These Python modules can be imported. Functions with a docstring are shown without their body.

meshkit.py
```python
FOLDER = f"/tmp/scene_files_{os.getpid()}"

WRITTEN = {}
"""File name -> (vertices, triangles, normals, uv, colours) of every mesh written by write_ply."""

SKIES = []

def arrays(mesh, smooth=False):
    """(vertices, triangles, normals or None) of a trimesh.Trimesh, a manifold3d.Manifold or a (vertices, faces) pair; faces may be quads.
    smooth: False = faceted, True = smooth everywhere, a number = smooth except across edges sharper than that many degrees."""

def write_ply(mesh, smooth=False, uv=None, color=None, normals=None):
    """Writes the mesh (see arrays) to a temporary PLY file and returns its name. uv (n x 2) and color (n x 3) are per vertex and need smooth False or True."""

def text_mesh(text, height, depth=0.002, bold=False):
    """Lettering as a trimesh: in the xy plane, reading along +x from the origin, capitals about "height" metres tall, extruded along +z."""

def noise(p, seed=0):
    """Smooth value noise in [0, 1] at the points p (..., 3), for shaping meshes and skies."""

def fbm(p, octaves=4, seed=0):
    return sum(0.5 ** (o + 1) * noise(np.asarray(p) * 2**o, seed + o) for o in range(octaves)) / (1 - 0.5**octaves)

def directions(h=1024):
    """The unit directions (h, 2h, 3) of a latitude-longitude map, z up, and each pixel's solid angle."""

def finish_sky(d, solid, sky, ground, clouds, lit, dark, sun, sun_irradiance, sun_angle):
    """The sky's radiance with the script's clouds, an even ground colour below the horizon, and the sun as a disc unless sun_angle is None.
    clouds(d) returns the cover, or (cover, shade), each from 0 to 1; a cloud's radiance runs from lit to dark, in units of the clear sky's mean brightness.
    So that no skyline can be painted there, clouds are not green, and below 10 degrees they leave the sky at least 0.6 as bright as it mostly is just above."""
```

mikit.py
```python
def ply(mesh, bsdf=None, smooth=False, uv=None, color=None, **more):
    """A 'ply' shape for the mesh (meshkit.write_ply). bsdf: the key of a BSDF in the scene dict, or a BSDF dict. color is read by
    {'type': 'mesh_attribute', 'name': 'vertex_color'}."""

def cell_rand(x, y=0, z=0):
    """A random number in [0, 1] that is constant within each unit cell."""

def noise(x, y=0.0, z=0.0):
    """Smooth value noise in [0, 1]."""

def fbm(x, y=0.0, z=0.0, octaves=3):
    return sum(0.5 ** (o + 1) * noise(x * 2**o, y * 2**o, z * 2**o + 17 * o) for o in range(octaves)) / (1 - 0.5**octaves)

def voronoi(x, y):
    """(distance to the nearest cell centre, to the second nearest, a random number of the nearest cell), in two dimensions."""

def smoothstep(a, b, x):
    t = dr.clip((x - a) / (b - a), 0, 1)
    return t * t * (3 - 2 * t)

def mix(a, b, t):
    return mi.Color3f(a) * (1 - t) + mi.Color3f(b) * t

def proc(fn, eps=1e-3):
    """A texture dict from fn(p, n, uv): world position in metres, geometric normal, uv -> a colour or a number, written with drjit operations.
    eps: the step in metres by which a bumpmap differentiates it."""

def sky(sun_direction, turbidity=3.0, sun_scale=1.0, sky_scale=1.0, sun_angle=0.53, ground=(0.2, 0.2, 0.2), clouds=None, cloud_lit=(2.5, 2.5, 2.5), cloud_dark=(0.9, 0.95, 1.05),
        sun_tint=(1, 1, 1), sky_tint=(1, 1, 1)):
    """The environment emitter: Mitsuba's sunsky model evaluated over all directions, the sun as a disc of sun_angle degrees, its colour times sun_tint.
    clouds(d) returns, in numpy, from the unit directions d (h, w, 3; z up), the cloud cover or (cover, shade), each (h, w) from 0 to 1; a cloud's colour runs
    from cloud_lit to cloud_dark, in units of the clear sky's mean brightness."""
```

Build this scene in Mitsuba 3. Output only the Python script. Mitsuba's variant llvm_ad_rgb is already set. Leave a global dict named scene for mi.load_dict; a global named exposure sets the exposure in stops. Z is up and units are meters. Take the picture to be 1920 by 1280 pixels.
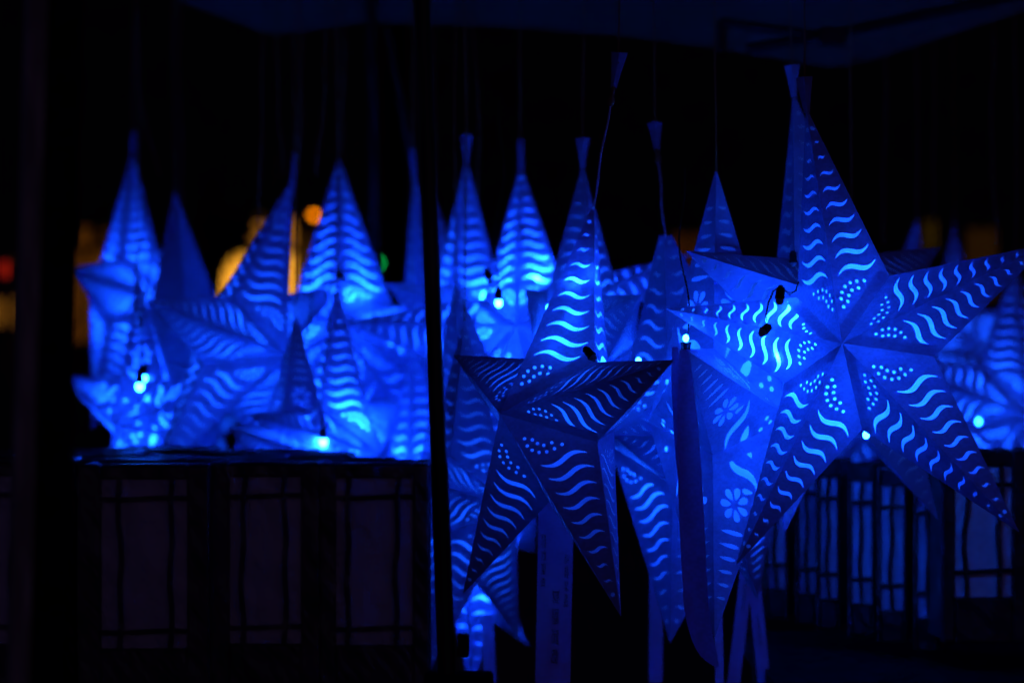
import math, random
import numpy as np, trimesh, mitsuba as mi, drjit as dr, mikit, meshkit
from shapely.geometry import Polygon, Point
from shapely.ops import unary_union
from shapely import affinity
import manifold3d as m3
rng = random.Random(7)
T = mi.ScalarTransform4f
scene, labels = {}, {}

# ------------------------------------------------------------------ camera, sky, exposure
EYE = 1.45
FOV = 23.9
FPX = 960 / math.tan(math.radians(FOV / 2))          # pixels of the 1920 wide photograph per unit tangent
scene['camera'] = {'type': 'thinlens', 'fov': FOV, 'fov_axis': 'x', 'near_clip': 0.05, 'far_clip': 400.0,
                   'aperture_radius': 0.0150, 'focus_distance': 3.36,
                   'to_world': T().look_at(origin=[0, 0, EYE], target=[0, 10, EYE], up=[0, 0, 1])}
exposure = 9.0                                        # a night scene: everything below is 2**-9 as bright as it shows
K = 2.0 ** -exposure
SKY = mikit.sky((0.3, -0.8, 0.25), turbidity=4, sun_scale=0.0, sky_scale=0.052 * K, sky_tint=(1.05, 0.62, 3.2), ground=(0.05, 0.05, 0.05))
SKY['sampling_weight'] = 2.0
scene['sky'] = SKY
BLUE = np.array([0.0045, 0.092, 1.0])
WARM = np.array([1.0, 0.36, 0.03])


def at(px, py, d):
    """The point at depth d that stands where the photograph's pixel (px, py) shows it."""
    return np.array([(px - 960) / FPX * d, d, EYE + (640 - py) / FPX * d])


# ------------------------------------------------------------------ materials
def rgb(*c):
    return {'type': 'rgb', 'value': [float(x) for x in c]}


def fibres(lo, hi, f=240.0):
    def fn(p, n, uv):
        a = mikit.fbm(p.x * f, p.y * f, p.z * f, 2) * 0.5 + mikit.fbm(p.x * 34, p.y * 34, p.z * 34, 3) * 0.5
        return mikit.mix(lo, hi, mikit.smoothstep(0.25, 0.75, a))
    return mikit.proc(fn)


scene['paper'] = {'type': 'principledthin', 'base_color': fibres((.33, .32, .50), (.42, .41, .62)), 'roughness': 0.75, 'diff_trans': 0.135}
scene['double_paper'] = {'type': 'principledthin', 'base_color': fibres((.33, .30, .49), (.40, .38, .60)), 'roughness': 0.75, 'diff_trans': 0.060}
scene['strip_paper'] = {'type': 'principledthin', 'base_color': fibres((.40, .28, .62), (.50, .34, .76)), 'roughness': 0.7, 'diff_trans': 0.50}
scene['film'] = {'type': 'principledthin', 'base_color': rgb(.86, .88, .86), 'roughness': 0.35, 'diff_trans': 1.35}
scene['tag_paper'] = {'type': 'principledthin', 'base_color': fibres((.62, .44, .74), (.72, .52, .84)), 'roughness': 0.6, 'diff_trans': 0.2}
scene['ink'] = {'type': 'twosided', 'b': {'type': 'diffuse', 'reflectance': rgb(.03, .03, .035)}}
scene['black_plastic'] = {'type': 'twosided', 'b': {'type': 'principled', 'base_color': rgb(.012, .012, .014), 'roughness': 0.35, 'specular': 0.5}}
scene['cord_fibre'] = {'type': 'twosided', 'b': {'type': 'diffuse', 'reflectance': rgb(.42, .17, .06)}}
scene['white_thread'] = {'type': 'twosided', 'b': {'type': 'diffuse', 'reflectance': rgb(.75, .66, .74)}}
scene['elastic'] = {'type': 'twosided', 'b': {'type': 'diffuse', 'reflectance': rgb(.42, .20, .08)}}
scene['glass_bulb'] = {'type': 'twosided', 'b': {'type': 'principled', 'base_color': rgb(.25, .3, .35), 'roughness': 0.12, 'specular': 0.6}}


def scuffed(p, n, uv):
    a = mikit.fbm(p.x * 60, p.y * 60, p.z * 9, 4)
    return mikit.mix((.022, .020, .017), (.11, .095, .070), mikit.smoothstep(.42, .8, a))


scene['pole_metal'] = {'type': 'twosided', 'b': {'type': 'principled', 'base_color': mikit.proc(scuffed), 'metallic': 0.35, 'roughness': 0.42}}
scene['shade_black'] = {'type': 'twosided', 'b': {'type': 'diffuse', 'reflectance': fibres((.010, .009, .009), (.022, .020, .019), 160)}}  # the unlit side of the left post, put into the colour


def highlight_tone(p, n, uv):
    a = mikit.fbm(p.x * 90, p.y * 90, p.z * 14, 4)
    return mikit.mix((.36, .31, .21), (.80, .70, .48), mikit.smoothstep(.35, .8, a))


scene['painted_highlight'] = {'type': 'twosided', 'b': {'type': 'principled', 'base_color': mikit.proc(highlight_tone), 'metallic': 0.0, 'roughness': 0.5}}  # warm highlight on the left post, put into the base colour
scene['bare_metal'] = {'type': 'twosided', 'b': {'type': 'principled', 'base_color': rgb(.30, .27, .22), 'metallic': 0.7, 'roughness': 0.38}}
scene['canopy_fabric'] = {'type': 'twosided', 'b': {'type': 'principled', 'base_color': fibres((.34, .13, .070), (.44, .17, .090), 90), 'roughness': 0.8, 'sheen': 0.3}}


def lacquer(p, n, uv):
    a = mikit.fbm(p.x * 30, p.y * 30, p.z * 300, 3)
    return mikit.mix((.010, .008, .007), (.030, .022, .018), a)


def wrinkles(p, n, uv):
    w = mikit.fbm(p.x * 22, p.y * 22, p.z * 7, 3) * .7 + mikit.fbm(p.x * 70 + p.z * 40, p.y * 70, p.z * 25, 2) * .3
    return w * 0.02


scene['dark_frame'] = {'type': 'twosided', 'b': {'type': 'bumpmap', 'arbitrary': mikit.proc(wrinkles, 2e-3), 'scale': 1.0,
                       'nested': {'type': 'principled', 'base_color': mikit.proc(lacquer), 'roughness': 0.42, 'clearcoat': 0.25, 'clearcoat_gloss': 0.7}}}
scene['panel_paper'] = {'type': 'twosided', 'b': {'type': 'bumpmap', 'arbitrary': mikit.proc(wrinkles, 2e-3), 'scale': 0.6,
                        'nested': {'type': 'principled', 'base_color': fibres((.62, .60, .58), (.78, .76, .74), 120), 'roughness': 0.45, 'clearcoat': 0.25}}}
scene['smooth_paper'] = {'type': 'principledthin', 'base_color': fibres((.74, .68, .78), (.86, .80, .88), 120), 'roughness': 0.6, 'diff_trans': 0.25}
scene['table_cloth'] = {'type': 'twosided', 'b': {'type': 'diffuse', 'reflectance': fibres((.012, .012, .014), (.025, .024, .026), 60)}}


def asphalt(p, n, uv):
    a = mikit.fbm(p.x * 9, p.y * 9, 0.0, 4)
    return mikit.mix((.030, .029, .028), (.070, .067, .062), a)


scene['asphalt'] = {'type': 'twosided', 'b': {'type': 'principled', 'base_color': mikit.proc(asphalt), 'roughness': 0.7}}
scene['render_wall'] = {'type': 'twosided', 'b': {'type': 'diffuse', 'reflectance': fibres((.05, .042, .034), (.09, .075, .06), 3)}}
scene['roof_tile'] = {'type': 'twosided', 'b': {'type': 'diffuse', 'reflectance': rgb(.03, .022, .018)}}
scene['leaf'] = {'type': 'twosided', 'b': {'type': 'diffuse', 'reflectance': rgb(.04, .055, .03)}}
scene['bark'] = {'type': 'twosided', 'b': {'type': 'diffuse', 'reflectance': rgb(.07, .055, .04)}}


# ------------------------------------------------------------------ mesh helpers
def put(key, mesh, bsdf, smooth=False, label=None, stuff=False, **more):
    scene[key] = mikit.ply(mesh, bsdf, smooth, **more)
    d = {}
    if label:
        d['label'] = label
    if stuff:
        d['kind'] = 'stuff'
    if d:
        labels[key] = d
    return key


used = {}


def numbered(base):
    n = used.get(base, -1) + 1
    used[base] = n
    return base if n == 0 else f'{base}_{n:03d}'


def thing(base, label, cat, group=None):
    k = numbered(base)
    labels[k] = {'label': label, 'category': cat}
    if group:
        labels[k]['group'] = group
    return k


def sub(parent, base):
    return numbered(parent + '__' + base)


def box(x0, x1, y0, y1, z0, z1):
    b = trimesh.creation.box(extents=(x1 - x0, y1 - y0, z1 - z0))
    b.apply_translation(((x0 + x1) / 2, (y0 + y1) / 2, (z0 + z1) / 2))
    return b


def rbox(x0, x1, y0, y1, z0, z1, c=.003):
    """A box with chamfered edges."""
    pts = []
    for dx, dy, dz in ((c, c, 0), (c, 0, c), (0, c, c)):
        for x in (x0 + dx, x1 - dx):
            for y in (y0 + dy, y1 - dy):
                for z in (z0 + dz, z1 - dz):
                    pts.append((x, y, z))
    return trimesh.convex.convex_hull(np.array(pts))


def tube(points, radius, sides=7, caps=True):
    p = np.asarray(points, float)
    rad = np.broadcast_to(np.asarray(radius, float), (len(p),))
    t = np.gradient(p, axis=0)
    t /= np.linalg.norm(t, axis=1, keepdims=True) + 1e-12
    ref = np.array([0.13, 0.97, 0.2])
    a = np.cross(t, ref)
    a /= np.linalg.norm(a, axis=1, keepdims=True) + 1e-12
    b = np.cross(t, a)
    ang = np.arange(sides) * 2 * np.pi / sides
    v = (p[:, None] + rad[:, None, None] * (np.cos(ang)[None, :, None] * a[:, None] + np.sin(ang)[None, :, None] * b[:, None])).reshape(-1, 3)
    f = []
    for i in range(len(p) - 1):
        for j in range(sides):
            q = (i * sides + j, i * sides + (j + 1) % sides, (i + 1) * sides + (j + 1) % sides, (i + 1) * sides + j)
            f += [(q[0], q[1], q[2]), (q[0], q[2], q[3])]
    if caps:
        n = len(v)
        v = np.vstack([v, p[:1], p[-1:]])
        for j in range(sides):
            f += [(n, (j + 1) % sides, j), (n + 1, (len(p) - 1) * sides + j, (len(p) - 1) * sides + (j + 1) % sides)]
    return trimesh.Trimesh(v, np.array(f), process=False)


def frame_of(axis):
    z = np.asarray(axis, float) / np.linalg.norm(axis)
    x = np.cross(z, [0.21, 0.9, 0.31])
    x /= np.linalg.norm(x)
    return x, np.cross(z, x), z


def lathe(profile, origin, axis, n=16):
    """profile: (radius, height) pairs about the axis."""
    x, y, z = frame_of(axis)
    a = np.arange(n) * 2 * np.pi / n
    prof = np.asarray(profile, float)
    v = np.concatenate([origin + r * (np.cos(a)[:, None] * x + np.sin(a)[:, None] * y) + h * z for r, h in prof])
    f = []
    for i in range(len(prof) - 1):
        for j in range(n):
            q = (i * n + j, i * n + (j + 1) % n, (i + 1) * n + (j + 1) % n, (i + 1) * n + j)
            f += [(q[0], q[1], q[2]), (q[0], q[2], q[3])]
    return trimesh.Trimesh(v, np.array(f), process=True)


def join(ms):
    return trimesh.util.concatenate(ms)


def polys(g):
    if g.is_empty:
        return []
    return [q for q in (g.geoms if hasattr(g, 'geoms') else [g]) if q.geom_type == 'Polygon' and q.area > 1e-9]


def flat(g, o, e1, e2):
    """The 2-D shape g, triangulated, in the plane o + a e1 + b e2."""
    vs, fs, n = [], [], 0
    for q in polys(g):
        v, f = trimesh.creation.triangulate_polygon(q, engine='earcut')
        if len(f) == 0:
            continue
        vs.append(o + v[:, :1] * e1 + v[:, 1:2] * e2)
        fs.append(f + n)
        n += len(v)
    return (np.vstack(vs), np.vstack(fs)) if vs else None


def merge(lst):
    lst = [x for x in lst if x is not None]
    vs, fs, n = [], [], 0
    for v, f in lst:
        vs.append(v)
        fs.append(f + n)
        n += len(v)
    return np.vstack(vs), np.vstack(fs)


# ------------------------------------------------------------------ the cut patterns of a lantern's facets
def wave_shape(L, w, s0, u0, u1, amp, th, flip=1):
    us = np.linspace(0, 1, 17)
    f = .72 * (2 * us - 1) ** 3 + .16 * (2 * us - 1) + .20 * np.sin(2 * np.pi * us)
    u = u0 + (u1 - u0) * us
    s = s0 * L + flip * amp * f
    half = th * np.clip(np.sin(np.pi * (us * .94 + .03)), 0.02, None) ** .62
    a = np.concatenate([s + half, (s - half)[::-1]])
    q = np.concatenate([u * w, (u * w)[::-1]])
    return Polygon(np.stack([a, q], 1)).buffer(0)


def drop(a, q, length, width, ang):
    """A teardrop with its round end towards ang."""
    t = np.linspace(0, 2 * np.pi, 18, endpoint=False)
    x = .5 * length * np.cos(t)
    y = .5 * width * np.sin(t) * np.sin(t / 2) ** .9 * 1.25
    c, s = math.cos(ang), math.sin(ang)
    return Polygon(np.stack([a - (c * x - s * y), q - (s * x + c * y)], 1)).buffer(0)


def disc(a, q, r, n=10):
    t = np.arange(n) * 2 * np.pi / n
    return Polygon(np.stack([a + r * np.cos(t), q + r * np.sin(t)], 1))


def pattern(kind, L, sv, qv, jit):
    """[(name, shape)] of the cutouts of one facet: ridge along a from the hub (0) to the tip (L), outer corner at (sv, qv)."""
    out = []

    def w(s):
        a = s * L
        return qv * (a / sv if a < sv else (L - a) / (L - sv))
    if kind == 'wave':
        n = 9
        for i in range(n):
            s0 = .315 + i * .0665
            ww = w(s0)
            k = ww / qv
            u0, u1 = .13 + .02 * (i > 5), .84 - .10 * (i / n) ** 2
            if i >= 7:
                u0, u1 = .22, .66
            sh = wave_shape(L, ww, s0, u0, u1, L * .034 * k ** .8 + .001, L * .0112 * k ** .45)
            out.append(('wave_cutout', sh))
        out.append(('dot_cutouts', disc(.905 * L, w(.905) * .42, L * .0095)))
        for s, u in ((.150, .12), (.183, .10), (.210, .13), (.234, .20), (.250, .30), (.256, .42), (.258, .55), (.172, .21), (.197, .245), (.219, .31), (.228, .43)):
            out.append(('dot_cutouts', disc(s * L, u * qv, L * .0078)))
    elif kind == 'petal':
        out.append(('drop_cutout', drop(.235 * L, .52 * qv, .085 * L, .042 * L, 2.2)))
        out.append(('curl_cutout', wave_shape(L, w(.335), .335, .10, .86, L * .05, L * .017, -1)))
        out.append(('drop_cutout', drop(.395 * L, .30 * w(.395), .05 * L, .024 * L, 1.2)))
        cx, cq = .475 * L, .50 * w(.475)
        for j in range(7):
            an = j * 2 * math.pi / 7 + .3
            rr = .044 * L
            out.append(('petal_cutout', drop(cx + rr * math.cos(an), cq + rr * .95 * math.sin(an), .052 * L, .030 * L, an)))
        for i in range(6):
            s0 = .585 + i * .052
            ww = w(s0)
            out.append(('stripe_cutout', drop(s0 * L, .48 * ww, ww * .62, .020 * L * (1 - .07 * i), -1.9)))
        for s, u in ((.13, .2), (.155, .36), (.17, .18)):
            out.append(('dot_cutouts', disc(s * L, u * qv, L * .011)))
    return [(n, s) for n, s in out if s.is_valid and s.area > 1e-8]


# ------------------------------------------------------------------ star lanterns
POSES = dict(
    S1=([0.482, 3.4, -0.01, 0.331, -25.933, -3.283, 8.834], dict(F=[0.0076, 0.0034, 0.0017], t0=[-0.0211, -0.0119, 0.0146], t1=[-0.0186, -0.0084, -0.0033], t2=[0.0007, 0.0022, -0.0145], t3=[-0.02, -0.0077, -0.0132], t4=[0.0317, 0.0147, 0.0017], v0=[-0.0062, -0.0025, -0.0034], v1=[-0.0016, -0.0019, 0.0085], v2=[-0.0043, -0.0027, 0.0049], v3=[0.0041, 0.0014, 0.004], v4=[-0.0042, -0.0005, -0.0109])),
    S2=([0.064, 3.5, -0.119, 0.319, -57.876, -8.061, 0.169], dict(F=[-0.0047, -0.008, 0.0029], t0=[0.0088, 0.0145, -0.0027], t1=[-0.0102, -0.0154, -0.0068], t2=[0.0087, 0.0142, -0.0017], t3=[-0.0044, -0.0062, -0.0057], t4=[-0.0031, -0.0052, 0.0008], v1=[0.0011, -0.0001, 0.0126], v2=[0.0016, 0.0023, 0.0019], v0=[0.0034, 0.0057, -0.0018])),
    S3=([0.505, 3.8, 0.023, 0.381, 49.122, -9.606, 1.772], dict(t0=[-0.0021, 0.0035, -0.0078], t4=[0.0012, -0.0019, 0.0042], t1=[0.0015, -0.003, 0.0098], t2=[-0.0016, 0.0039, -0.015])),
    S4=([0.328, 3.7, -0.119, 0.377, 76.294, -2.451, 1.438], dict(v3=[-0.0007, 0.0028, -0.0038], t3=[0.0005, -0.0018, 0.0019])),
    S5=([0.303, 4.0, -0.166, 0.347, 63.51, -2.666, 13.592], dict(t0=[-0.0008, 0.0028, 0.0029], t4=[0.001, -0.0035, -0.0036], t3=[-0.0009, 0.0035, 0.0041], t2=[0.0006, -0.0027, -0.0035])),
    S6=([-0.052, 4.5, -0.249, 0.402, 73.683, 1.103, 28.327], dict()),
    S30=([-0.072, 4.1, -0.28, 0.313, 65.928, -0.652, 3.152], dict()),
    S29=([0.585, 4.15, -0.047, 0.172, 55.003, -0.197, -0.467], dict()),
    S7=([-0.152, 4.95, -0.29, 0.378, 87.407, -1.909, 18.285], dict()),
    S8=([-0.351, 4.95, -0.026, 0.448, 6.122, -25.4, -1.152], dict(t0=[-0.0065, -0.0039, 0.0098], v0=[0.0111, 0.0053, -0.0137], v4=[-0.0033, 0.0055, -0.0107], F=[-0.0029, -0.0047, 0.0105], t4=[0.1037, 0.0164, -0.0582], t1=[-0.1172, 0.0203, -0.0158])),
    S9=([-0.522, 4.7, -0.005, 0.34, 61.558, 18.491, 3.102], dict(t0=[0.0072, -0.0144, -0.0012], t4=[-0.0066, 0.0099, -0.0063], t1=[-0.0064, 0.0112, -0.0028], F=[0.0058, -0.0064, 0.0108])),
    S10=([-0.397, 4.5, -0.231, 0.281, 67.99, -0.241, 1.235], dict()),
    S28=([-0.325, 4.6, -0.213, 0.32, 61.942, -0.525, 3.136], dict()),
    S15=([-0.084, 4.9, 0.016, 0.35, 61.963, -0.439, 2.383], dict()),
    S16=([0.028, 4.6, -0.003, 0.368, -14.994, -17.283, 9.686], dict(t0=[0.0206, 0.0051, -0.0014], t1=[-0.0152, -0.0061, 0.0075], t4=[-0.0141, -0.0005, -0.0074], F=[0.0046, -0.0, 0.003])),
    S17=([0.116, 4.2, -0.009, 0.315, -71.928, -0.854, -2.397], dict()),
    S11=([-0.911, 5.8, 0.102, 0.351, 73.004, 4.018, 7.449], dict()),
    S12=([-0.716, 5.3, -0.029, 0.358, -73.662, 2.965, 3.272], dict()),
    S13=([-0.742, 4.9, -0.164, 0.3, -42.423, 4.199, -0.667], dict()),
    S14=([-0.751, 5.6, -0.199, 0.274, 34.981, -0.163, 3.308], dict()),
    S20=([-0.13, 5.2, -0.056, 0.429, 58.02, -4.594, 13.482], dict()),
    S21=([-0.134, 5.5, -0.012, 0.335, 39.917, -0.269, 8.177], dict()),
    S22=([0.874, 5.5, -0.108, 0.402, 21.257, -5.467, -11.673], dict(t0=[-0.0037, 0.0012, 0.0006], t1=[0.0016, 0.0001, -0.004])),
    S26=([1.046, 5.1, -0.152, 0.332, 14.984, 0.152, -3.069], dict()),
    S27=([1.171, 6.4, -0.014, 0.332, 30.0, -0.019, -0.018], dict()),
    S25=([-0.17, 4.7, -0.331, 0.332, -20.116, 0.197, 3.999], dict()),
)
RV, HUB = .36, .32


def rot(yaw, pitch, roll):
    y, p, r = (math.radians(v) for v in (yaw, pitch, -roll))
    Z = np.array([[math.cos(y), -math.sin(y), 0], [math.sin(y), math.cos(y), 0], [0, 0, 1]])
    X = np.array([[1, 0, 0], [0, math.cos(p), -math.sin(p)], [0, math.sin(p), math.cos(p)]])
    Y = np.array([[math.cos(r), 0, math.sin(r)], [0, 1, 0], [-math.sin(r), 0, math.cos(r)]])
    return Z @ X @ Y


CAM = np.array([0, 0, EYE])
BULBS = []


def bulb(star, pos, strength, radius=.040, weight=1.0, name='bulb'):
    """A lit lamp: strength is its radiant intensity in the picture's units times a square metre."""
    L = strength / (math.pi * radius ** 2) * K
    m = trimesh.creation.icosphere(subdivisions=2, radius=radius)
    m.apply_scale([1, 1, 1.25])
    m.apply_translation(pos)
    k = sub(star, name)
    scene[k] = mikit.ply(m, 'glass_bulb', True)
    scene[k]['emitter'] = {'type': 'area', 'radiance': rgb(*(BLUE * L)), 'sampling_weight': float(weight)}
    return k


def socket(key, pos, axis, s=1.0):
    m = lathe([(0, .034 * s), (.006 * s, .034 * s), (.007 * s, .030 * s), (.0105 * s, .028 * s), (.0115 * s, .006 * s), (.013 * s, .004 * s), (.013 * s, 0), (.009 * s, -.001 * s), (.0085 * s, .004 * s), (0, .004 * s)], pos, axis, 14)
    put(key, m, 'black_plastic', 40)


def fan_tab(key, base, up, side, h=.052, w0=.0045, w1=.0125, bsdf='paper'):
    """A folded strip of paper, pinched at its foot and flared at its top."""
    fwd = np.cross(side, up)
    v, f = [], []
    for i, t in enumerate(np.linspace(0, 1, 5)):
        w = w0 + (w1 - w0) * t ** 1.2
        c = base + up * (h * t)
        v += [c - side * w + fwd * w * .25, c - fwd * w * .30, c + side * w + fwd * w * .25]
        if i:
            o = 3 * i
            f += [(o - 3, o - 2, o + 1), (o - 3, o + 1, o), (o - 2, o - 1, o + 2), (o - 2, o + 2, o + 1)]
    put(key, (np.array(v), np.array(f)), bsdf)


def cord_path(a, b, wob=.004, n=14):
    t = np.linspace(0, 1, n)[:, None]
    p = np.asarray(a) * (1 - t) + np.asarray(b) * t
    ph = rng.random() * 6
    env = np.sin(np.pi * t[:, 0])
    p[:, 0] += wob * env * np.sin(t[:, 0] * 7 + ph)
    p[:, 1] += wob * env * np.cos(t[:, 0] * 5 + ph)
    return p


def star(code, label, kind='wave', light=1.0, lpos=(0, 0, 0), tab='fan', tab_px=None, cord_px=None, weight=1.0, leds=(), detail=True, blunt=.985, hub=None):
    X, off = POSES[code]
    C = np.array([X[0], X[1], X[2] + EYE])
    R, M = X[3], rot(*X[4:])
    P = {}
    for k in range(5):
        a = math.radians(90 - 72 * k)
        P[f't{k}'] = np.array([math.cos(a), 0, math.sin(a)]) * R
        a -= math.radians(36)
        P[f'v{k}'] = np.array([math.cos(a), 0, math.sin(a)]) * R * RV
    hub = hub or HUB
    P['F'], P['B'] = np.array([0, -hub * R, 0]), np.array([0, hub * R, 0])
    P['F'] = P['F'] * .27 / HUB if hub == HUB else P['F']
    jr = random.Random(code)
    for k in P:
        P[k] = P[k] + (np.array(off[k]) if k in off else np.array([jr.uniform(-.003, .003) for _ in range(3)]))
    P['t0'] = P['t0'] / blunt
    W = {k: C + M @ p for k, p in P.items()}
    planes = []
    key = thing('star_lantern', label, 'star lantern', 'blue star lanterns hanging under the canopy')
    for k in range(5):
        arm = sub(key, 'arm')
        paper, tabs, bits, shown = [], [], {}, []
        for side, hub_ in (('F', W['F']), ('B', W['B'])):
            for vi in (k, (k - 1) % 5):
                tip, val = W[f't{k}'], W[f'v{vi}']
                e1 = tip - hub_
                L = np.linalg.norm(e1)
                e1 = e1 / L
                d = val - hub_
                sv = d @ e1
                e2 = d - sv * e1
                qv = np.linalg.norm(e2)
                e2 = e2 / qv
                tri = Polygon([(0, 0), (L, 0), (sv, qv)])
                planes.append((hub_, tip, val))
                if k == 0:
                    tri = tri.intersection(Polygon([(0, 0), (L * blunt, 0), (L * blunt, qv), (0, qv)]))
                nrm = np.cross(e1, e2)
                out = (hub_ + tip + val) / 3 - C
                nrm *= np.sign(nrm @ out)
                mid = (hub_ + tip + val) / 3
                facing = nrm @ (CAM - mid) > 0
                paper_shape = tri
                if vi == k:                                  # the glued seam, two layers thick
                    dv = np.array([sv, qv]) / math.hypot(sv, qv)
                    nn = np.array([dv[1], -dv[0]])
                    tw = .0165 * R / .34
                    strip = Polygon([(0, 0), tuple(np.array([sv, qv])), tuple(np.array([sv, qv]) + nn * tw), tuple(nn * tw + dv * .010)]).intersection(tri)
                    paper_shape = paper_shape.difference(strip)
                    tabs.append(flat(strip, hub_, e1, e2))
                cuts = []
                for nm, g in pattern(kind, L, sv, qv, jr):
                    g = g.intersection(paper_shape.buffer(-.0015))
                    if g.area < 4e-6:
                        continue
                    cuts.append(g)
                    fl = flat(g, hub_, e1, e2)
                    if fl is None:
                        continue
                    if detail and facing and nm != 'dot_cutouts':
                        shown.append((nm, fl))
                    else:
                        bits.setdefault(nm if nm == 'dot_cutouts' else 'far_cutouts', []).append(fl)
                if cuts:
                    paper_shape = paper_shape.difference(unary_union(cuts))
                paper.append(flat(paper_shape, hub_, e1, e2))
        put(arm, merge(paper), 'paper')
        put(arm + '__glued_seam', merge(tabs), 'double_paper')
        for nm, fl in shown:
            put(sub(arm, nm), fl, 'film')
        for nm, fl in bits.items():
            put(arm + '__' + nm, merge(fl), 'film', stuff=True)
    # the lamp inside
    if light:
        bulb(key, C + M @ (np.array(lpos) * R), light, weight=weight)
        pos = C + M @ (np.array(lpos) * R)
        socket(sub(key, 'socket'), pos + np.array([0, 0, .050]), [0, 0, 1])
    for px, py, gap, s in leds:                          # small lamps of the string inside, just behind the paper
        d = at(px, py, 1.0) - CAM
        ts = []
        for a_, b_, c_ in planes:
            n_ = np.cross(b_ - a_, c_ - a_)
            t_ = (n_ @ (a_ - CAM)) / (n_ @ d)
            q_ = CAM + d * t_
            if all(np.cross(y_ - x_, q_ - x_) @ n_ >= 0 for x_, y_ in ((a_, b_), (b_, c_), (c_, a_))):
                ts.append(t_)
        if ts:
            bulb(key, CAM + d * (min(ts) + gap), s, radius=.0045, weight=.6, name='small_bulb')
    # hanging tab and cord
    tip = C + M @ (P['t0'] * blunt)
    up = tip - C
    up = up / np.linalg.norm(up)
    up = up * .4 + np.array([0, 0, .6])
    up /= np.linalg.norm(up)
    side = np.cross(up, [0.15, 1, 0])
    side /= np.linalg.norm(side)
    top = tip
    if tab == 'fan':
        fan_tab(key + '__hanging_tab', tip - up * .004, up, side)
        top = tip + up * .046
    elif tab == 'collar':
        fan_tab(key + '__hanging_tab', tip - up * .035, up, side, h=.085, w0=.0065, w1=.0060)
        top = tip + up * .046
    elif tab == 'remote':
        q = at(*tab_px, X[1])
        u2 = q - tip
        hgt = np.linalg.norm(u2)
        u2 /= hgt
        put(key + '__tie_ring', lathe([(.0035, -.006), (.006, 0), (.0035, .006)], q - u2 * .010, u2, 10), 'elastic', 50)
        put(key + '__tie', tube([q - u2 * .006, q + u2 * .012], .0030), 'elastic', 50)
        fan_tab(key + '__hanging_tab', q + u2 * .010, u2, side)
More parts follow.
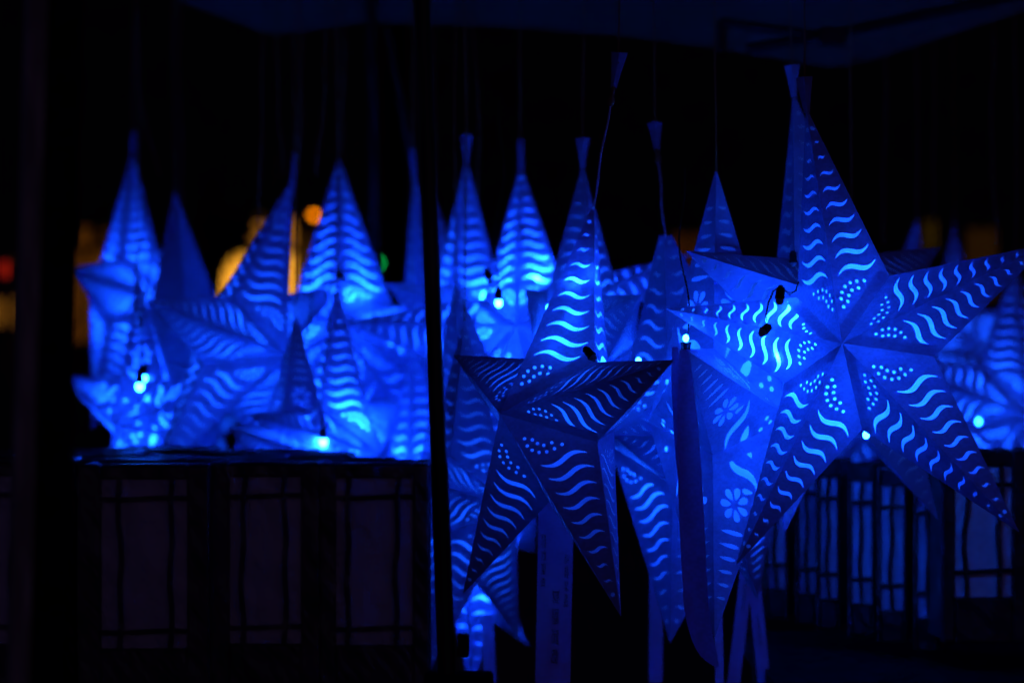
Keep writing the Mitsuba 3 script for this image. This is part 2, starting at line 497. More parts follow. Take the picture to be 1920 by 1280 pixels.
        put(sub(key, 'cord'), tube(cord_path(tip - u2 * .004, q - u2 * .012, .002), .0017), 'white_thread', 50)
        top = q + u2 * .055
    end = np.array([top[0], top[1], 2.62]) if cord_px is None else np.concatenate([at(cord_px, 0, top[1])[:2], [0]]) * [1, 1, 0] + [0, 0, 2.14]
    if cord_px is not None:
        d = end - top
        end = top + d * (2.62 - top[2]) / d[2]
    put(sub(key, 'cord'), tube(cord_path(top - up * .010, end, .004), .0014), 'cord_fibre', 50)
    return key


BIG = 0.68
star('S1', 'large star lantern in sharp focus at the right, showing all five arms and its hub', light=BIG * .54, lpos=(-.08, .10, .0), tab='fan', cord_px=1505, weight=3, hub=.25,
     leds=((1464, 663, .013, .050), (1446, 622, .024, .040), (1475, 590, .020, .045), (1402, 640, .030, .035), (1496, 575, .014, .030)))
star('S2', 'sharp star lantern turned sideways at the centre, its hub pointing left, lower arms dark', light=BIG * .13, lpos=(.02, .10, .22), tab='remote', tab_px=(1148, 178), cord_px=1172, weight=3, blunt=.96,
     leds=((1080, 537, .011, .030), (1111, 517, .013, .020), (1076, 603, .014, .018), (1045, 652, .020, .018)))
star('S3', 'unlit star lantern right behind the large sharp one, its tall arm dim violet', light=BIG * .03, tab='fan', cord_px=1470, weight=.5)
star('S4', 'star lantern with flower and teardrop cutouts, edge-on, left of the large sharp star', 'petal', light=BIG * .42, lpos=(.1, .05, 0), tab='none', weight=1.5)
star('S5', 'sideways star lantern with a blunt tip, between the flower-cut star and the central one', light=BIG * .34, tab='remote', tab_px=(1233, 290), cord_px=1219, weight=1.5, blunt=.93, hub=.45)
star('S6', 'star lantern right of the black pole, its broad wavy-cut arm pointing straight down', light=BIG * .75, lpos=(-.25, .0, -.25), tab='none', weight=1.5)
star('S30', 'dim dark star lantern right beside the pole, tip overlapping the bright arms behind it', light=BIG * .10, tab='none', weight=.8)
star('S29', 'small lit star lantern mostly hidden behind the hub of the large sharp star', light=BIG * .6, tab='none', weight=.8)
star('S7', 'star lantern seen as a thin glowing sliver between the box stack and the black pole', light=BIG * .40, tab='none', weight=.6, hub=.2)
star('S8', 'tall symmetrical star lantern with broad banded arm, second tip left of the black pole', light=BIG * 1.15, lpos=(0, -.05, .14), tab='none', weight=1.5)
star('S9', 'dim violet star lantern left of the tall banded one, a long arm reaching left', light=BIG * .24, tab='collar', weight=1.6)
star('S10', 'flower-cut star lantern low behind the box stack, beside a white bulb', 'petal', light=BIG * .8, tab='none', weight=1.2)
star('S28', 'bright star lantern with vertical ridge low in front of the tall banded one', light=BIG * .65, lpos=(0, -.05, .12), tab='none', weight=1.4)
star('S15', 'star lantern with paper tab on its tip, first right of the black pole', light=BIG * .45, tab='fan', lpos=(0, -.1, .15), weight=1.3)
star('S16', 'star lantern with a long square collar on its tip, at the middle of the picture', light=BIG * 1.0, lpos=(0, -.02, .05), tab='collar', weight=1.6,
     leds=((1003, 524, .012, .09), (1022, 500, .018, .05)))
star('S17', 'dim brownish star lantern right of the one with the square collar', light=BIG * .24, tab='fan', weight=.9)
star('S11', 'leftmost tall star lantern, banded, with a small arm pointing left', light=BIG * .6, tab='collar', weight=1.8)
star('S12', 'plain dark blue star lantern without cutouts in the left group', 'plain', light=BIG * .15, tab='none', weight=.8)
star('S13', 'star lantern with petal cutouts at far left, two white bulbs glowing at its hub', 'petal', light=BIG * .60, tab='none', weight=1.3)
star('S14', 'blurred star lantern low at left, in the notch between two violet arms', light=BIG * .09, tab='none', weight=.8)
star('S20', 'thin edge-on star lantern half hidden directly behind the black pole', light=BIG * .12, tab='collar', weight=.6)
star('S21', 'small dim star lantern whose tip peeks out just right of the black pole', light=BIG * .2, tab='none', weight=.6)
star('S22', 'blurred star lantern behind the right side of the large sharp star, arm pointing right', light=BIG * .26, tab='none', weight=.8)
star('S26', 'blurred star lantern with broad bands, cut by the right edge', light=BIG * .28, tab='none', weight=.8)
star('S27', 'farthest small star lantern at right, only its dim tip showing', light=BIG * .2, tab='none', weight=.4)
star('S25', 'star lantern with wide bright waves low at the right end of the box stack', light=BIG * .42, lpos=(0, -.02, .22), tab='none', weight=1.6)

# bulbs hanging free of the lanterns
def free_bulb(px, py, d, s, label, r=.006, axis=(0, 0, 1), sock=True):
    k = thing('light_bulb', label, 'light bulb', 'small bulbs glowing among the star lanterns')
    p = at(px, py, d)
    bulb(k, p, s, radius=r, weight=.3, name='glass')
    if sock:
        a = np.array(axis, float)
        a /= np.linalg.norm(a)
        socket(k + '__socket', p + a * .006, a, .62)
        put(k + '__cable', tube(cord_path(p + a * .026, p + a * .05 + np.array([0, .03, .3]), .01), .0012), 'black_plastic', 50)


free_bulb(262, 724, 4.42, .030, 'larger lower one of two white bulbs glowing at the far left', .0075)
free_bulb(270, 709, 4.43, .018, 'smaller upper one of two white bulbs glowing at the far left', .006)
free_bulb(606, 828, 4.45, .040, 'white glowing bulb just above the left box stack', .0075)
free_bulb(576, 829, 4.50, .010, 'faint cyan bulb left of the white bulb above the box stack', .005)
free_bulb(935, 568, 4.15, .024, 'white glowing bulb right of the black pole at mid height', .006)
free_bulb(1286, 634, 3.52, .010, 'small cyan bulb in a black socket above the long paper strip', .0045, (0, 0, -1))
free_bulb(1624, 815, 3.62, .008, 'cyan bulb below the hub of the large sharp star', .0050, sock=False)
free_bulb(1835, 790, 4.78, .006, 'dim bulb before the blurred star at the right edge', .006, sock=False)
free_bulb(1030, 578, 3.95, .010, 'small cyan bulb left of the sharp sideways star arm', .005, sock=False)
free_bulb(1197, 676, 3.75, .006, 'tiny cyan bulb above the right arm of the sharp sideways star', .004, sock=False)


def unlit(px, py, d, axis, label):
    k = thing('lamp_socket', label, 'lamp socket')
    p = at(px, py, d)
    a = np.array(axis, float)
    a /= np.linalg.norm(a)
    socket(k + '__holder', p, a, .52)
    m = trimesh.creation.icosphere(subdivisions=2, radius=.0055)
    m.apply_translation(p - a * .003)
    put(k + '__glass', m, 'glass_bulb', True)
    return k, p + a * .017


k1, e1_ = unlit(1462, 560, 3.14, (.1, .1, 1), 'upper unlit black lamp socket before the left arm of the large star')
k2, e2_ = unlit(1431, 622, 3.12, (.35, .5, .3), 'lower unlit lamp socket before the left arm of the large star')
kc = thing('lamp_cable', 'thin wire looping between the two unlit lamp sockets', 'cable')
put(kc + '__wire', tube(np.array([e2_, at(1436, 596, 3.14), at(1440, 570, 3.15), at(1450, 546, 3.15), e1_]), .0011), 'black_plastic', 50)
put(kc + '__lead', tube(np.array([e1_, at(1480, 552, 3.20), at(1492, 545, 3.35), at(1500, 520, 3.50)]), .0012), 'black_plastic', 50)
unlit(1110, 668, 3.40, (-.5, .4, .6), 'black lamp socket with coiled wire on top of the sharp sideways star')
unlit(1487, 492, 3.70, (0, .1, 1), 'black lamp socket behind the top arm of the large star')
unlit(918, 522, 4.10, (-.4, 0, 1), 'small black lamp socket above the bulb right of the pole')
unlit(640, 520, 4.60, (-.35, 0, 1), 'small black lamp socket on the ridge of the tall banded star')

# ------------------------------------------------------------------ paper strips and tags
def strip_mesh(pts, widths, normal=(0, -1, 0), curl=0.0, n=24):
    """A hanging strip of paper along a path, with a slight cup across it."""
    p = np.asarray(pts, float)
    t = np.linspace(0, 1, len(p))
    tt = np.linspace(0, 1, n)
    c = np.stack([np.interp(tt, t, p[:, i]) for i in range(3)], 1)
    for _ in range(2):
        c[1:-1] = (c[:-2] + 2 * c[1:-1] + c[2:]) / 4
    w = np.interp(tt, np.linspace(0, 1, len(widths)), widths)
    v, f = [], []
    d = np.gradient(c, axis=0)
    d /= np.linalg.norm(d, axis=1, keepdims=True)
    s = np.cross(d, normal)
    s /= np.linalg.norm(s, axis=1, keepdims=True)
    nn = np.cross(s, d)
    for i in range(n):
        for u in np.linspace(-1, 1, 5):
            v.append(c[i] + s[i] * u * w[i] / 2 + nn[i] * curl * w[i] * (1 - u * u))
    for i in range(n - 1):
        for j in range(4):
            q = (i * 5 + j, i * 5 + j + 1, (i + 1) * 5 + j + 1, (i + 1) * 5 + j)
            f += [(q[0], q[1], q[2]), (q[0], q[2], q[3])]
    return trimesh.Trimesh(np.array(v), np.array(f), process=False)


k = thing('paper_strip', 'long dark blue paper strip hanging in front of the flower-cut star, its end curling right', 'paper strip')
D = 3.30
put(k + '__strip', strip_mesh([at(1283, 655, D), at(1287, 760, D - .01), at(1294, 900, D), at(1300, 1040, D), at(1306, 1150, D), at(1322, 1215, D + .005), at(1346, 1250, D + .02)],
                              [.012, .022, .030, .033, .034, .034, .034, .030, .022, .004], curl=-.16), 'strip_paper', 60)
put(k + '__fold', strip_mesh([at(1266, 650, D + .02), at(1268, 720, D + .015), at(1277, 860, D + .015), at(1290, 1000, D + .02)], [.010, .016, .018, .004], normal=(.5, -1, 0), curl=.1), 'strip_paper', 60)


def tag(base_px, top, bottom, d, w, label, text=(), lean=0.0, yaw=0.0):
    k = thing('paper_tag', label, 'paper tag', 'paper tags hanging under the lanterns')
    a, b = at(base_px, top, d), at(base_px + lean, bottom, d)
    n = np.array([math.sin(yaw), -math.cos(yaw), 0])
    put(k + '__sheet', strip_mesh([a, (a + b) / 2 + n * .006, b], [w, w, w], n, .06), 'tag_paper', 60)
    if text:
        s = np.cross((b - a) / np.linalg.norm(b - a), n)
        dn = (b - a) / np.linalg.norm(b - a)
        for col, start, hgt, words in text:
            y = start
            for wd in words:
                mm = meshkit.text_mesh(wd, hgt, .0004)
                v = np.array(mm.vertices)
                length = v[:, 0].max()
                out = a + dn * (y + v[:, :1]) + s * (col * w + v[:, 1:2] - hgt / 2) + n * (.0045 + .006 + v[:, 2:3])
                put(sub(k, 'print'), trimesh.Trimesh(out, mm.faces, process=False), 'ink')
                y += length + hgt * .8
    return k


SMALL = ('iiliilili', 'llilili', 'ililliil', 'liliil')
tag(1043, 940, 1330, 3.72, .054, 'broad printed paper tag hanging under the dark central star', ((-.04, .135, .0098, ('Illil', 'lillili', 'Ililil', 'lillil')), (.33, .05, .0062, SMALL), (-.33, .08, .0062, SMALL[::-1])), lean=-8)
tag(1231, 900, 1340, 4.12, .024, 'narrow blank paper tag below the blunt-topped sideways star', lean=-2)
tag(1402, 1050, 1340, 4.05, .022, 'left one of two narrow paper tags hanging as a pair', ((0, .03, .004, SMALL),), lean=-34)
tag(1410, 1050, 1340, 4.08, .022, 'right one of two narrow paper tags hanging as a pair', ((0, .09, .004, SMALL),), lean=28)
tag(913, 1150, 1340, 4.35, .022, 'narrow paper tag right of the black pole foot', lean=8)
tag(1346, 1150, 1340, 3.80, .014, 'thin paper tag under the tip of the flower-cut star', lean=4)


# ------------------------------------------------------------------ boxes: square paper lanterns with dark frames
def lattice_box(origin, yaw, w, dep, h, label, group=None, verticals=(.27, .80), horizontals=(.115, .90), margin=.022, top=.028, bottom=.042, bow=.006, lid=True, side='panel_paper', sheet='panel_paper'):
    """A packed paper lantern: a dark frame round paper panels with a lattice. origin: the middle of the front foot."""
    k = thing('box_lantern', label, 'paper lantern', group)
    c, s = math.cos(yaw), math.sin(yaw)
    A = np.array([[c, -s, 0, origin[0]], [s, c, 0, origin[1]], [0, 0, 1, origin[2]], [0, 0, 0, 1.0]])

    def add(name, m, b, sm=False, **kw):
        m = m.copy()
        m.apply_transform(A)
        put(sub(k, name), m, b, sm, **kw)
    x0, x1 = -w / 2, w / 2
    p = .012
    for sx in (-1, 1):
        for yy in (0, dep - p):
            xx = x0 if sx < 0 else x1 - margin
            add('post', rbox(xx, xx + margin, yy, yy + p, 0, h), 'dark_frame')
    for yy in (0, dep - p):
        add('rail', rbox(x0 + margin, x1 - margin, yy + .001, yy + p - .001, h - top, h), 'dark_frame')
        add('rail', rbox(x0 + margin, x1 - margin, yy + .001, yy + p - .001, 0, bottom), 'dark_frame')
    for sx in (-1, 1):
        xx = x0 + .001 if sx < 0 else x1 - .011
        add('rail', rbox(xx, xx + .010, p, dep - p, h - top, h - .0005), 'dark_frame')
        add('side_panel', rbox(xx + .003, xx + .006, p, dep - p, 0.004, h - top), side)
    if lid:
        add('lid', rbox(x0 + .012, x1 - .012, p, dep - p, h - .010, h - .003), 'dark_frame')
    # the front panel, a little bowed sheet behind the lattice
    pw, z0, z1 = w - 2 * margin, bottom, h - top
    n = 9
    gx, gz = np.linspace(-pw / 2, pw / 2, n), np.linspace(z0, z1, n)
    v = np.array([(x, .008 - .004 * math.sin(math.pi * (x / pw + .5)) * math.sin(math.pi * (z - z0) / (z1 - z0)), z) for z in gz for x in gx])
    f = [(i * n + j, i * n + j + 1, (i + 1) * n + j + 1, (i + 1) * n + j) for i in range(n - 1) for j in range(n - 1)]
    add('panel', trimesh.Trimesh(v, trimesh.geometry.triangulate_quads(np.array(f)), process=False), sheet, 60)
    for u in verticals:
        xx = -pw / 2 + u * pw
        bw = bow * rng.uniform(-1, 1)
        zz = np.linspace(z0, z1, 9)
        pts = np.array([(xx + bw * math.sin((z - z0) / (z1 - z0) * math.pi * 1.4) + .002 * math.sin(z * 55 + u * 9), -.002, z) for z in zz])
        add('lattice_bar', tube(pts, .0042, 6), 'dark_frame', 40)
    for t in horizontals:
        zz = z1 - t * (z1 - z0)
        pts = np.array([(x, -.001, zz + .0015 * math.sin(x * 40)) for x in np.linspace(-pw / 2, pw / 2, 7)])
        add('lattice_bar', tube(pts, .0040, 6), 'dark_frame', 40)
    return k


def wrap(key, x0, x1, y, z0, z1, n=26, amp=.006, seed=0):
    gx, gz = np.linspace(x0, x1, n), np.linspace(z0, z1, n)
    P_ = np.array([(x, y, z) for z in gz for x in gx])
    P_[:, 1] -= amp * (meshkit.fbm(P_ * [24, 1, 9] + seed, 3, seed) - .3) + amp * 1.2 * np.abs(meshkit.noise(P_ * [60, 1, 16] + P_[:, [2, 1, 0]] * [25, 0, 0], seed + 5) - .5)
    f = [(i * n + j, i * n + j + 1, (i + 1) * n + j + 1, (i + 1) * n + j) for i in range(n - 1) for j in range(n - 1)]
    put(key, trimesh.Trimesh(P_, trimesh.geometry.triangulate_quads(np.array(f)), process=False), 'clear_wrap', True)


scene['clear_wrap'] = {'type': 'mask', 'opacity': 0.07, 'b': {'type': 'twosided', 'b': {'type': 'roughconductor', 'material': 'none', 'alpha': 0.10}}}

# the left stack: four rows of boxes, the front row's faces towards the viewer
DB = 3.70
H = .352
ztop = EYE - (868 - 640) / FPX * DB
cols = [(-20, 'front box at the left edge behind the wide dark post'), (270, 'front box with the widest lattice panel, first right of the wide dark post'),
        (497, 'front box with wrinkled wrap in the middle of the row'), (702, 'rightmost front box, next to the black pole')]
for i, (cx, lab) in enumerate(cols):
    d = DB - (.05 if i == 1 else 0) - (.03 if i == 0 else 0)
    c = at(cx, 900, d)
    w = (.176, .196, .166, .166)[i]
    k = lattice_box((c[0], d, ztop - H + (.004, .0, .001, -.001)[i]), (.0, .02, -.02, .01)[i], w, .150, H, lab, verticals=((.25, .8), (.22, .82), (.20, .78), (.16, .80))[i], group='box lanterns stacked at the left', margin=(.024, .033, .028, .024)[i], top=.022, bottom=.075)
    wrap(k + '__plastic_wrap', c[0] - w / 2, c[0] + w / 2, d - .006, ztop - H + .01, ztop - .004, seed=i)
ROWS = [('second', DB + .165, 738), ('third', DB + .325, 655), ('rear', DB + .485, 590)]
for name, d, right in ROWS:
    xr = at(right, 0, d)[0]
    for j in range(4):
        w = .172
        zj = ztop - .001 - .004 * ((j * 7 + int(d * 10)) % 3) / 2
        lattice_box((xr - w / 2 - j * (w + .006), d, zj - H), rng.uniform(-.02, .02), w, .150, H,
                    f'dark top of the {("rightmost", "second rightmost", "second leftmost", "leftmost")[j]} box in the {name} row of the left stack', 'box lanterns stacked at the left')
k = thing('display_table', 'black clothed table under the left stack of boxes', 'table')
x_l, x_r = at(-260, 0, DB)[0], at(802, 0, DB)[0] + .01
put(k + '__top', rbox(x_l, x_r, DB - .10, DB + .67, ztop - H - .03, ztop - H - .002), 'table_cloth')
put(k + '__skirt', rbox(x_l + .01, x_r - .01, DB - .09, DB - .07, .02, ztop - H - .0305), 'table_cloth')
for lx in (x_l + .04, x_r - .06):
    for ly in (DB - .04, DB + .6):
        put(sub(k, 'leg'), rbox(lx, lx + .03, ly, ly + .03, 0, ztop - H - .0305), 'pole_metal')

# the right stack: slim boxes in a slanting row, then one broad box
rows = [(1455, 4.40), (1513, 4.36), (1553, 4.31), (1615, 4.26), (1672, 4.19), (1740, 4.11)]
for i, (cx, d) in enumerate(rows):
    zt = EYE - (850 - 640) / FPX * 4.39 - .004 * i
    c = at(cx, 900, d)
    w = (.045, .043, .043, .048, .052, .050)[i]
    lattice_box((c[0], d, zt - .302), -.35, w, .10, .302, f'{("leftmost", "second", "third", "fourth", "fifth", "rightmost")[i]} slim blue box lantern from the left, under the large star', 'slim box lanterns at the right',
                verticals=(.5,), horizontals=(.17, .80), margin=.0065, top=.031, bottom=.056, bow=.002, side='dark_frame', sheet='smooth_paper')
zt = EYE - (846 - 640) / FPX * 4.0
c = at(1845, 900, 4.0)
lattice_box((c[0], 4.0, zt - .316), .06, .140, .14, .316, 'broad dark box lantern with lattice panel at the right edge', margin=.022, top=.026, bottom=.075, verticals=(.2, .78), horizontals=(.14, .8), side='dark_frame')
c2 = at(2012, 900, 4.0)
lattice_box((c2[0], 4.0, zt - .316), .0, .140, .16, .316, 'dark box lantern cut by the right edge of the picture', margin=.022, side='dark_frame')
k = thing('display_table', 'low black table under the slim boxes at the right', 'table')
xa, xb = at(1400, 0, 4.4)[0], at(2150, 0, 4.0)[0]
zt2 = EYE - (850 - 640) / FPX * 4.39 - .345
put(k + '__top', rbox(xa, xb, 3.92, 4.62, zt2 - .03, zt2 - .003), 'table_cloth')
for lx in (xa + .03, xb - .06):
    for ly in (3.96, 4.56):
        put(sub(k, 'leg'), rbox(lx, lx + .03, ly, ly + .03, 0, zt2 - .0305), 'pole_metal')

# ------------------------------------------------------------------ tent: poles, bars, canopy
def pole(key, pts, rad):
    put(key, tube(pts, rad, 18), 'pole_metal', 40)


k = thing('tent_pole', 'black tent pole standing in front of the lanterns left of the centre', 'pole')
D = 3.02
a, b = at(786, -120, D), at(838, 1262, D)
mid = a + (b - a) * .72
pole(k + '__upper_tube', [a, a + (b - a) * .4, mid], .0103)
foot = b
pole(k + '__lower_tube', [mid + (b - mid) * -.02, (mid + foot) / 2, foot], .0114)
put(k + '__catch', rbox(foot[0] + .012, foot[0] + .028, D - .006, D + .012, foot[2] + .020, foot[2] + .050), 'black_plastic')
kt = thing('tent_rail', 'black horizontal rail carrying the pole foot at the bottom of the picture', 'rail')
put(kt + '__bar', rbox(at(796, 0, D)[0], at(925, 0, D)[0], D - .02, D + .03, foot[2] - .02, foot[2]), 'table_cloth')
put(kt + '__leg', rbox(at(840, 0, D)[0] - .015, at(840, 0, D)[0] + .015, D - .01, D + .02, 0, foot[2] - .0205), 'pole_metal')

k = thing('tent_pole', 'wide dark tent post at the left edge, its highlight painted as a pale brown strip', 'pole')
D = 2.30
a, b = at(108, -150, D), at(66, 1400, D)
b = a + (b - a) * (a[2] / (a[2] - b[2]))
dirv = (b - a) / np.linalg.norm(b - a)
sq = []
for p_ in (a, b):
    sq.append(p_)
w = .0185
prof = [(-w, -w + .004), (-w + .004, -w), (w - .004, -w), (w, -w + .004), (w, w - .004), (w - .004, w), (-w + .004, w), (-w, w - .004)]
yaw = .35
vv = []
for p_ in (a, b):
    for x, y in prof:
        vv.append(p_ + np.array([x * math.cos(yaw) - y * math.sin(yaw), x * math.sin(yaw) + y * math.cos(yaw), 0]))
ff = []
for j in range(8):
    ff += [(j, (j + 1) % 8, 8 + (j + 1) % 8), (j, 8 + (j + 1) % 8, 8 + j)]
ax = np.array([math.cos(yaw), math.sin(yaw), 0])
ay = np.array([-math.sin(yaw), math.cos(yaw), 0])


def extrusion(poly, a_, b_):
    n_ = len(poly)
    v_ = np.array([q + ax * x + ay * y for q in (a_, b_) for x, y in poly])
    f_ = [t for j in range(n_) for t in ((j, (j + 1) % n_, n_ + (j + 1) % n_), (j, n_ + (j + 1) % n_, n_ + j))]
    return trimesh.Trimesh(v_, np.array(f_), process=False)


put(k + '__shaded_body', extrusion([(x + .006, y) for x, y in prof], a, b), 'shade_black', 30)  # post body, painted black for the side the light misses
put(k + '__highlight_strip', extrusion([(-w - .009, -.012), (-w - .007, -.014), (-w + .004, -.020), (-w + .008, -.019), (-w + .0055, .010), (-w - .009, .010)], a, b), 'painted_highlight', 30)  # pale strip added in place of a highlight down the post
put(k + '__foot_plate', rbox(b[0] - .06, b[0] + .06, D - .06, D + .06, .001, .008), 'pole_metal')
for j in range(3):
    c_ = a + (b - a) * (.30 + .12 * j)
    put(sub(k, 'bolt'), lathe([(0, .005), (.004, .004), (.005, 0)], c_ + np.array([-.0185 * math.cos(.35), -.0185, 0]), [-.3, -1, 0], 8), 'bare_metal', 40)

# canopy: the far half of the roof seen from below, its eave sagging between the corners, with a rolled hem
eave = [(180, -60), (340, 0), (430, 36), (510, 66), (600, 52), (700, 42), (830, 49), (960, 53), (1100, 62), (1250, 76), (1350, 92), (1450, 110), (1560, 128), (1640, 110), (1780, 66), (1920, 22), (2100, -40)]
D = 5.75
ev = np.array([at(px, py, D - .0006 * max(0, px - 1350)) for px, py in eave])
nU, nV = 60, 12
tt = np.linspace(0, len(ev) - 1, nU)
low = np.stack([np.interp(tt, np.arange(len(ev)), ev[:, i]) for i in range(3)], 1)
for _ in range(2):
    low[1:-1] = (low[:-2] + 2 * low[1:-1] + low[2:]) / 4
ridge_z, ridge_y = 3.05, 3.6
v = []
for j in range(nV):
    t = j / (nV - 1)
    for i in range(nU):
        l = low[i]
        r_ = np.array([l[0] * .9, ridge_y, ridge_z])
        p_ = l * (1 - t) + r_ * t
        p_[2] -= .07 * math.sin(math.pi * t) * (1 + .3 * math.sin(i * .5))
        v.append(p_)
v = np.array(v)
v[:, 2] += .02 * (meshkit.fbm(v * 3.0, 3, 4) - .5)
f = [(j * nU + i, j * nU + i + 1, (j + 1) * nU + i + 1, (j + 1) * nU + i) for j in range(nV - 1) for i in range(nU - 1)]
k = thing('tent_canopy', 'sagging dark blue fabric canopy over the stall along the top of the picture', 'canopy')
put(k + '__roof', trimesh.Trimesh(v, trimesh.geometry.triangulate_quads(np.array(f)), process=False), 'canopy_fabric', True)
hem = low + np.array([0, -.012, .012])
put(k + '__hem', tube(hem, .010, 8), 'canopy_fabric', 60)
fr = []
for t in np.linspace(0, 1, 14):                       # the near half of the roof, over and behind the viewer
    for i in range(0, nU, 4):
        l = low[i]
        fr.append(np.array([l[0] * .9, ridge_y - 2.6 * t, ridge_z - .55 * t]))
m_ = len(range(0, nU, 4))
f = [(j * m_ + i, j * m_ + i + 1, (j + 1) * m_ + i + 1, (j + 1) * m_ + i) for j in range(13) for i in range(m_ - 1)]
put(k + '__near_roof', trimesh.Trimesh(np.array(fr), trimesh.geometry.triangulate_quads(np.array(f)), process=False), 'canopy_fabric', True)

k = thing('metal_truss', 'black metal truss corner under the canopy at upper right', 'truss')


def bar(a, b, r, name='bar'):
    put(sub(k, name), tube(np.array([a, (a + b) / 2, b]), r, 10), 'black_plastic', 40)


D = 4.6
bar(at(1352, 96, D), at(1352, 40, D), .0095)
bar(at(1350, 42, D), at(1560, 70, D), .0095)
bar(at(1400, 92, D), at(1570, 64, D), .010)
bar(at(1556, 66, D), at(1960, -20, D), .0105)
put(k + '__bracket', rbox(at(1535, 0, D)[0], at(1585, 0, D)[0], D - .02, D + .02, at(0, 86, D)[2], at(0, 52, D)[2]), 'black_plastic')

k = thing('tent_pole', 'thin dim pole far behind the lanterns between the banded star and the black pole', 'pole')
D = 5.6
pole(k + '__tube', [at(694, -60, D), at(702, 300, D), np.array([at(706, 500, D)[0], D, 0])], .0125)
k = thing('slanting_strut', 'dim slanting strut behind the black pole near the canopy', 'strut')
put(k + '__strut', tube(np.array([at(726, 55, 5.5), at(745, 160, 5.5), at(772, 300, 5.5)]), .009, 10), 'pole_metal', 40)

# more cords of lanterns that hang out of sight, faint against the dark
CORDS = [(497, 490, 480, 560, 4.9), (563, 565, 560, 330, 4.8), (610, 610, 592, 330, 5.0), (650, 645, 640, 296, 5.1), (885, 898, 884, 520, 5.0), (250, 256, 300, 330, 5.6),
         (1753, 1752, 1750, 420, 5.6), (1665, 1660, 1655, 460, 5.6), (1868, 1858, 1870, 460, 5.3), (518, 522, 530, 330, 5.2)]
for n_, (xa_, xb_, xc_, yb_, d_) in enumerate(CORDS):
    k = thing('hanging_cord', ('faint cord before the orange glow', 'faint cord above the violet star', 'faint cord left of the tall banded star tip', 'faint cord ending at the tall banded star tip', 'faint cord right of the tabbed star beside the pole',
               'faint cord near the tip of the leftmost star', 'faint cord above the small blurred tip at right', 'faint cord right of the top arm of the large star', 'faint cord nearest the right edge', 'faint cord just left of the violet star tip')[n_], 'cord', 'cords hanging from the canopy')
    put(k + '__line', tube(np.vstack([cord_path(at(xa_, -80, d_), at(xb_, yb_ * .5, d_), .003, 8), cord_path(at(xb_, yb_ * .5, d_), at(xc_, yb_, d_), .003, 8)[1:]]), .0016, 6), 'cord_fibre', 50)

# ------------------------------------------------------------------ the street behind
g = np.array([[-120, -30, 0], [120, -30, 0], [120, 200, 0], [-120, 200, 0.0]])
scene['ground'] = mikit.ply((g, np.array([[0, 1, 2], [0, 2, 3]])), 'asphalt')
labels['ground'] = {'kind': 'structure'}


def lit(key, m, color, strength, weight=.15):
    scene[key] = mikit.ply(m, 'render_wall')
    scene[key]['emitter'] = {'type': 'area', 'radiance': rgb(*(np.asarray(color) * strength * K)), 'sampling_weight': weight}


def house(x0, x1, y, depth, h, label, windows):
    k = thing('house', label, 'house')
    put(k + '__wall', box(x0, x1, y, y + depth, 0, h), 'render_wall')
    rv = np.array([(x0 - .3, y - .3, h + .002), (x1 + .3, y - .3, h + .002), (x1 + .3, y + depth + .3, h + .002), (x0 - .3, y + depth + .3, h + .002), (x0 + .5, y + depth / 2, h + 2.6), (x1 - .5, y + depth / 2, h + 2.6)])
    put(k + '__roof', trimesh.convex.convex_hull(rv), 'roof_tile')
    for (pa, qa, pb, qb, col, st) in windows:
        a_, b_ = at(pa, qa, y), at(pb, qb, y)
        wn = sub(k, 'window')
        fw = .06
        put(wn, join([box(a_[0] - fw, b_[0] + fw, y - .05, y + .0, a_[2], a_[2] + fw), box(a_[0] - fw, b_[0] + fw, y - .05, y, b_[2] - fw, b_[2]),
                      box(a_[0] - fw, a_[0], y - .049, y, b_[2], a_[2]), box(b_[0], b_[0] + fw, y - .049, y, b_[2], a_[2]),
                      box((a_[0] + b_[0]) / 2 - .02, (a_[0] + b_[0]) / 2 + .02, y - .045, y - .02, b_[2], a_[2])]), 'roof_tile')
        lit(wn + '__pane', (np.array([(a_[0], y - .012, b_[2]), (b_[0], y - .012, b_[2]), (b_[0], y - .012, a_[2]), (a_[0], y - .012, a_[2])]), np.array([[0, 1, 2], [0, 2, 3]])), col, st)
    return k


YB = 24.0
house(at(-300, 0, YB)[0], at(700, 0, YB)[0], YB, 9, 9.5, 'dark house far behind the stall with warm orange lit windows on the left', [
    (392, 474, 552, 640, WARM * [1, 1.15, .9], 1.35), (466, 404, 556, 466, WARM, .36), (118, 470, 204, 640, WARM * [1, .8, .6], .06), (140, 426, 210, 462, WARM * [1, .8, .5], .085),
    (-8, 560, 32, 610, WARM, .22), (565, 440, 588, 560, WARM, .10)])
house(at(760, 0, YB + 3)[0], at(2300, 0, YB + 3)[0], YB + 3, 10, 12.0, 'dark house far behind the stall on the right with two dim amber windows', [
    (1815, 430, 1866, 560, WARM, .018), (1736, 415, 1752, 470, WARM * [1, 1.4, .5], .055), (1262, 440, 1325, 560, WARM * [1, .7, .5], .022)])


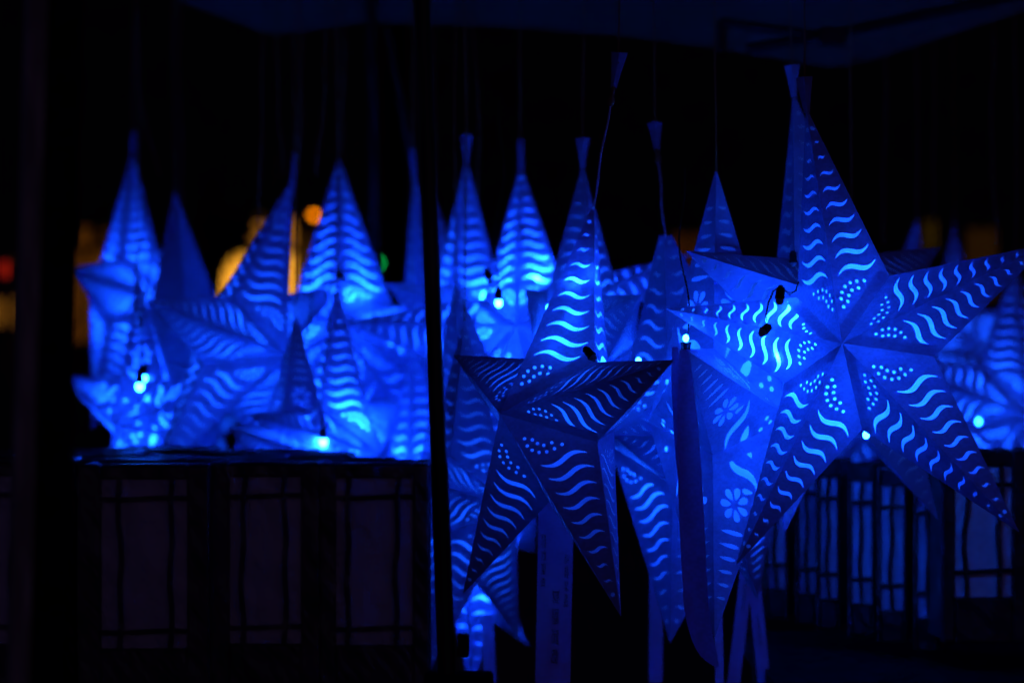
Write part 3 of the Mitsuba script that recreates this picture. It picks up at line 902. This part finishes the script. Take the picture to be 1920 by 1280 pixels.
tk = thing('bare_tree', 'dark tree standing before the orange lit windows', 'tree')
c_ = at(455, 470, 21.0)
put(tk + '__trunk', tube(np.array([[c_[0] - .35, 21.0, 0], [c_[0] - .30, 21.0, 1.2], [c_[0] - .22, 21.02, 2.4], [c_[0] - .1, 21.0, 3.4]]), [.11, .09, .07, .03], 10), 'bark', 40)
lr = np.random.default_rng(5)
cc = []
for px, py, sx, sy, n_ in ((392, 470, 16, 34, 260), (432, 440, 26, 22, 240), (520, 396, 30, 12, 120), (500, 440, 24, 24, 24), (196, 420, 12, 20, 70), (134, 425, 10, 24, 70), (165, 650, 40, 40, 160), (206, 560, 10, 60, 90)):
    for _ in range(n_):
        p_ = at(lr.normal(px, sx), lr.normal(py, sy), 21.0 + lr.normal(0, .35))
        cc.append(p_)
cc = np.array(cc)
cc = cc[meshkit.fbm(cc * 2.6, 3, 3) > .45]
q_ = lr.normal(0, 1, (len(cc), 3, 3)) * .05
lv = (cc[:, None, :] + q_).reshape(-1, 3)
put(tk + '__crown', trimesh.Trimesh(lv, np.arange(len(lv)).reshape(-1, 3), process=False), 'leaf', stuff=True)


def street_light(px, py, d, col, st, label, base='street_lamp', cat='street lamp', r=.06):
    k = thing(base, label, cat)
    p = at(px, py, d)
    m = trimesh.creation.icosphere(subdivisions=2, radius=r)
    m.apply_translation(p)
    lit(k + '__lens', m, col, st)
    put(k + '__pole', tube(np.array([[p[0], p[1] + r * 2, 0], [p[0], p[1] + r * 2, p[2] / 2], [p[0], p[1] + r * 2, p[2] + r * 2.2]]), .05, 10), 'pole_metal', 40)
    put(k + '__hood', box(p[0] - r * 1.5, p[0] + r * 1.5, p[1] - r * .2, p[1] + r * 3.2, p[2] + r * 1.25, p[2] + r * 1.9), 'pole_metal')


street_light(588, 404, 22.0, (1.0, .21, .0), 6.0, 'street lamp glowing as an orange disc between two star tips', r=.03)
street_light(708, 493, 22.0, (.0, .35, .06), 5.0, 'green signal light glowing behind the tall banded star', 'signal_light', 'traffic light', r=.03)
street_light(8, 505, 21.0, (1.0, .03, .01), .25, 'red signal light glowing at the left edge', 'signal_light', 'traffic light', r=.06)
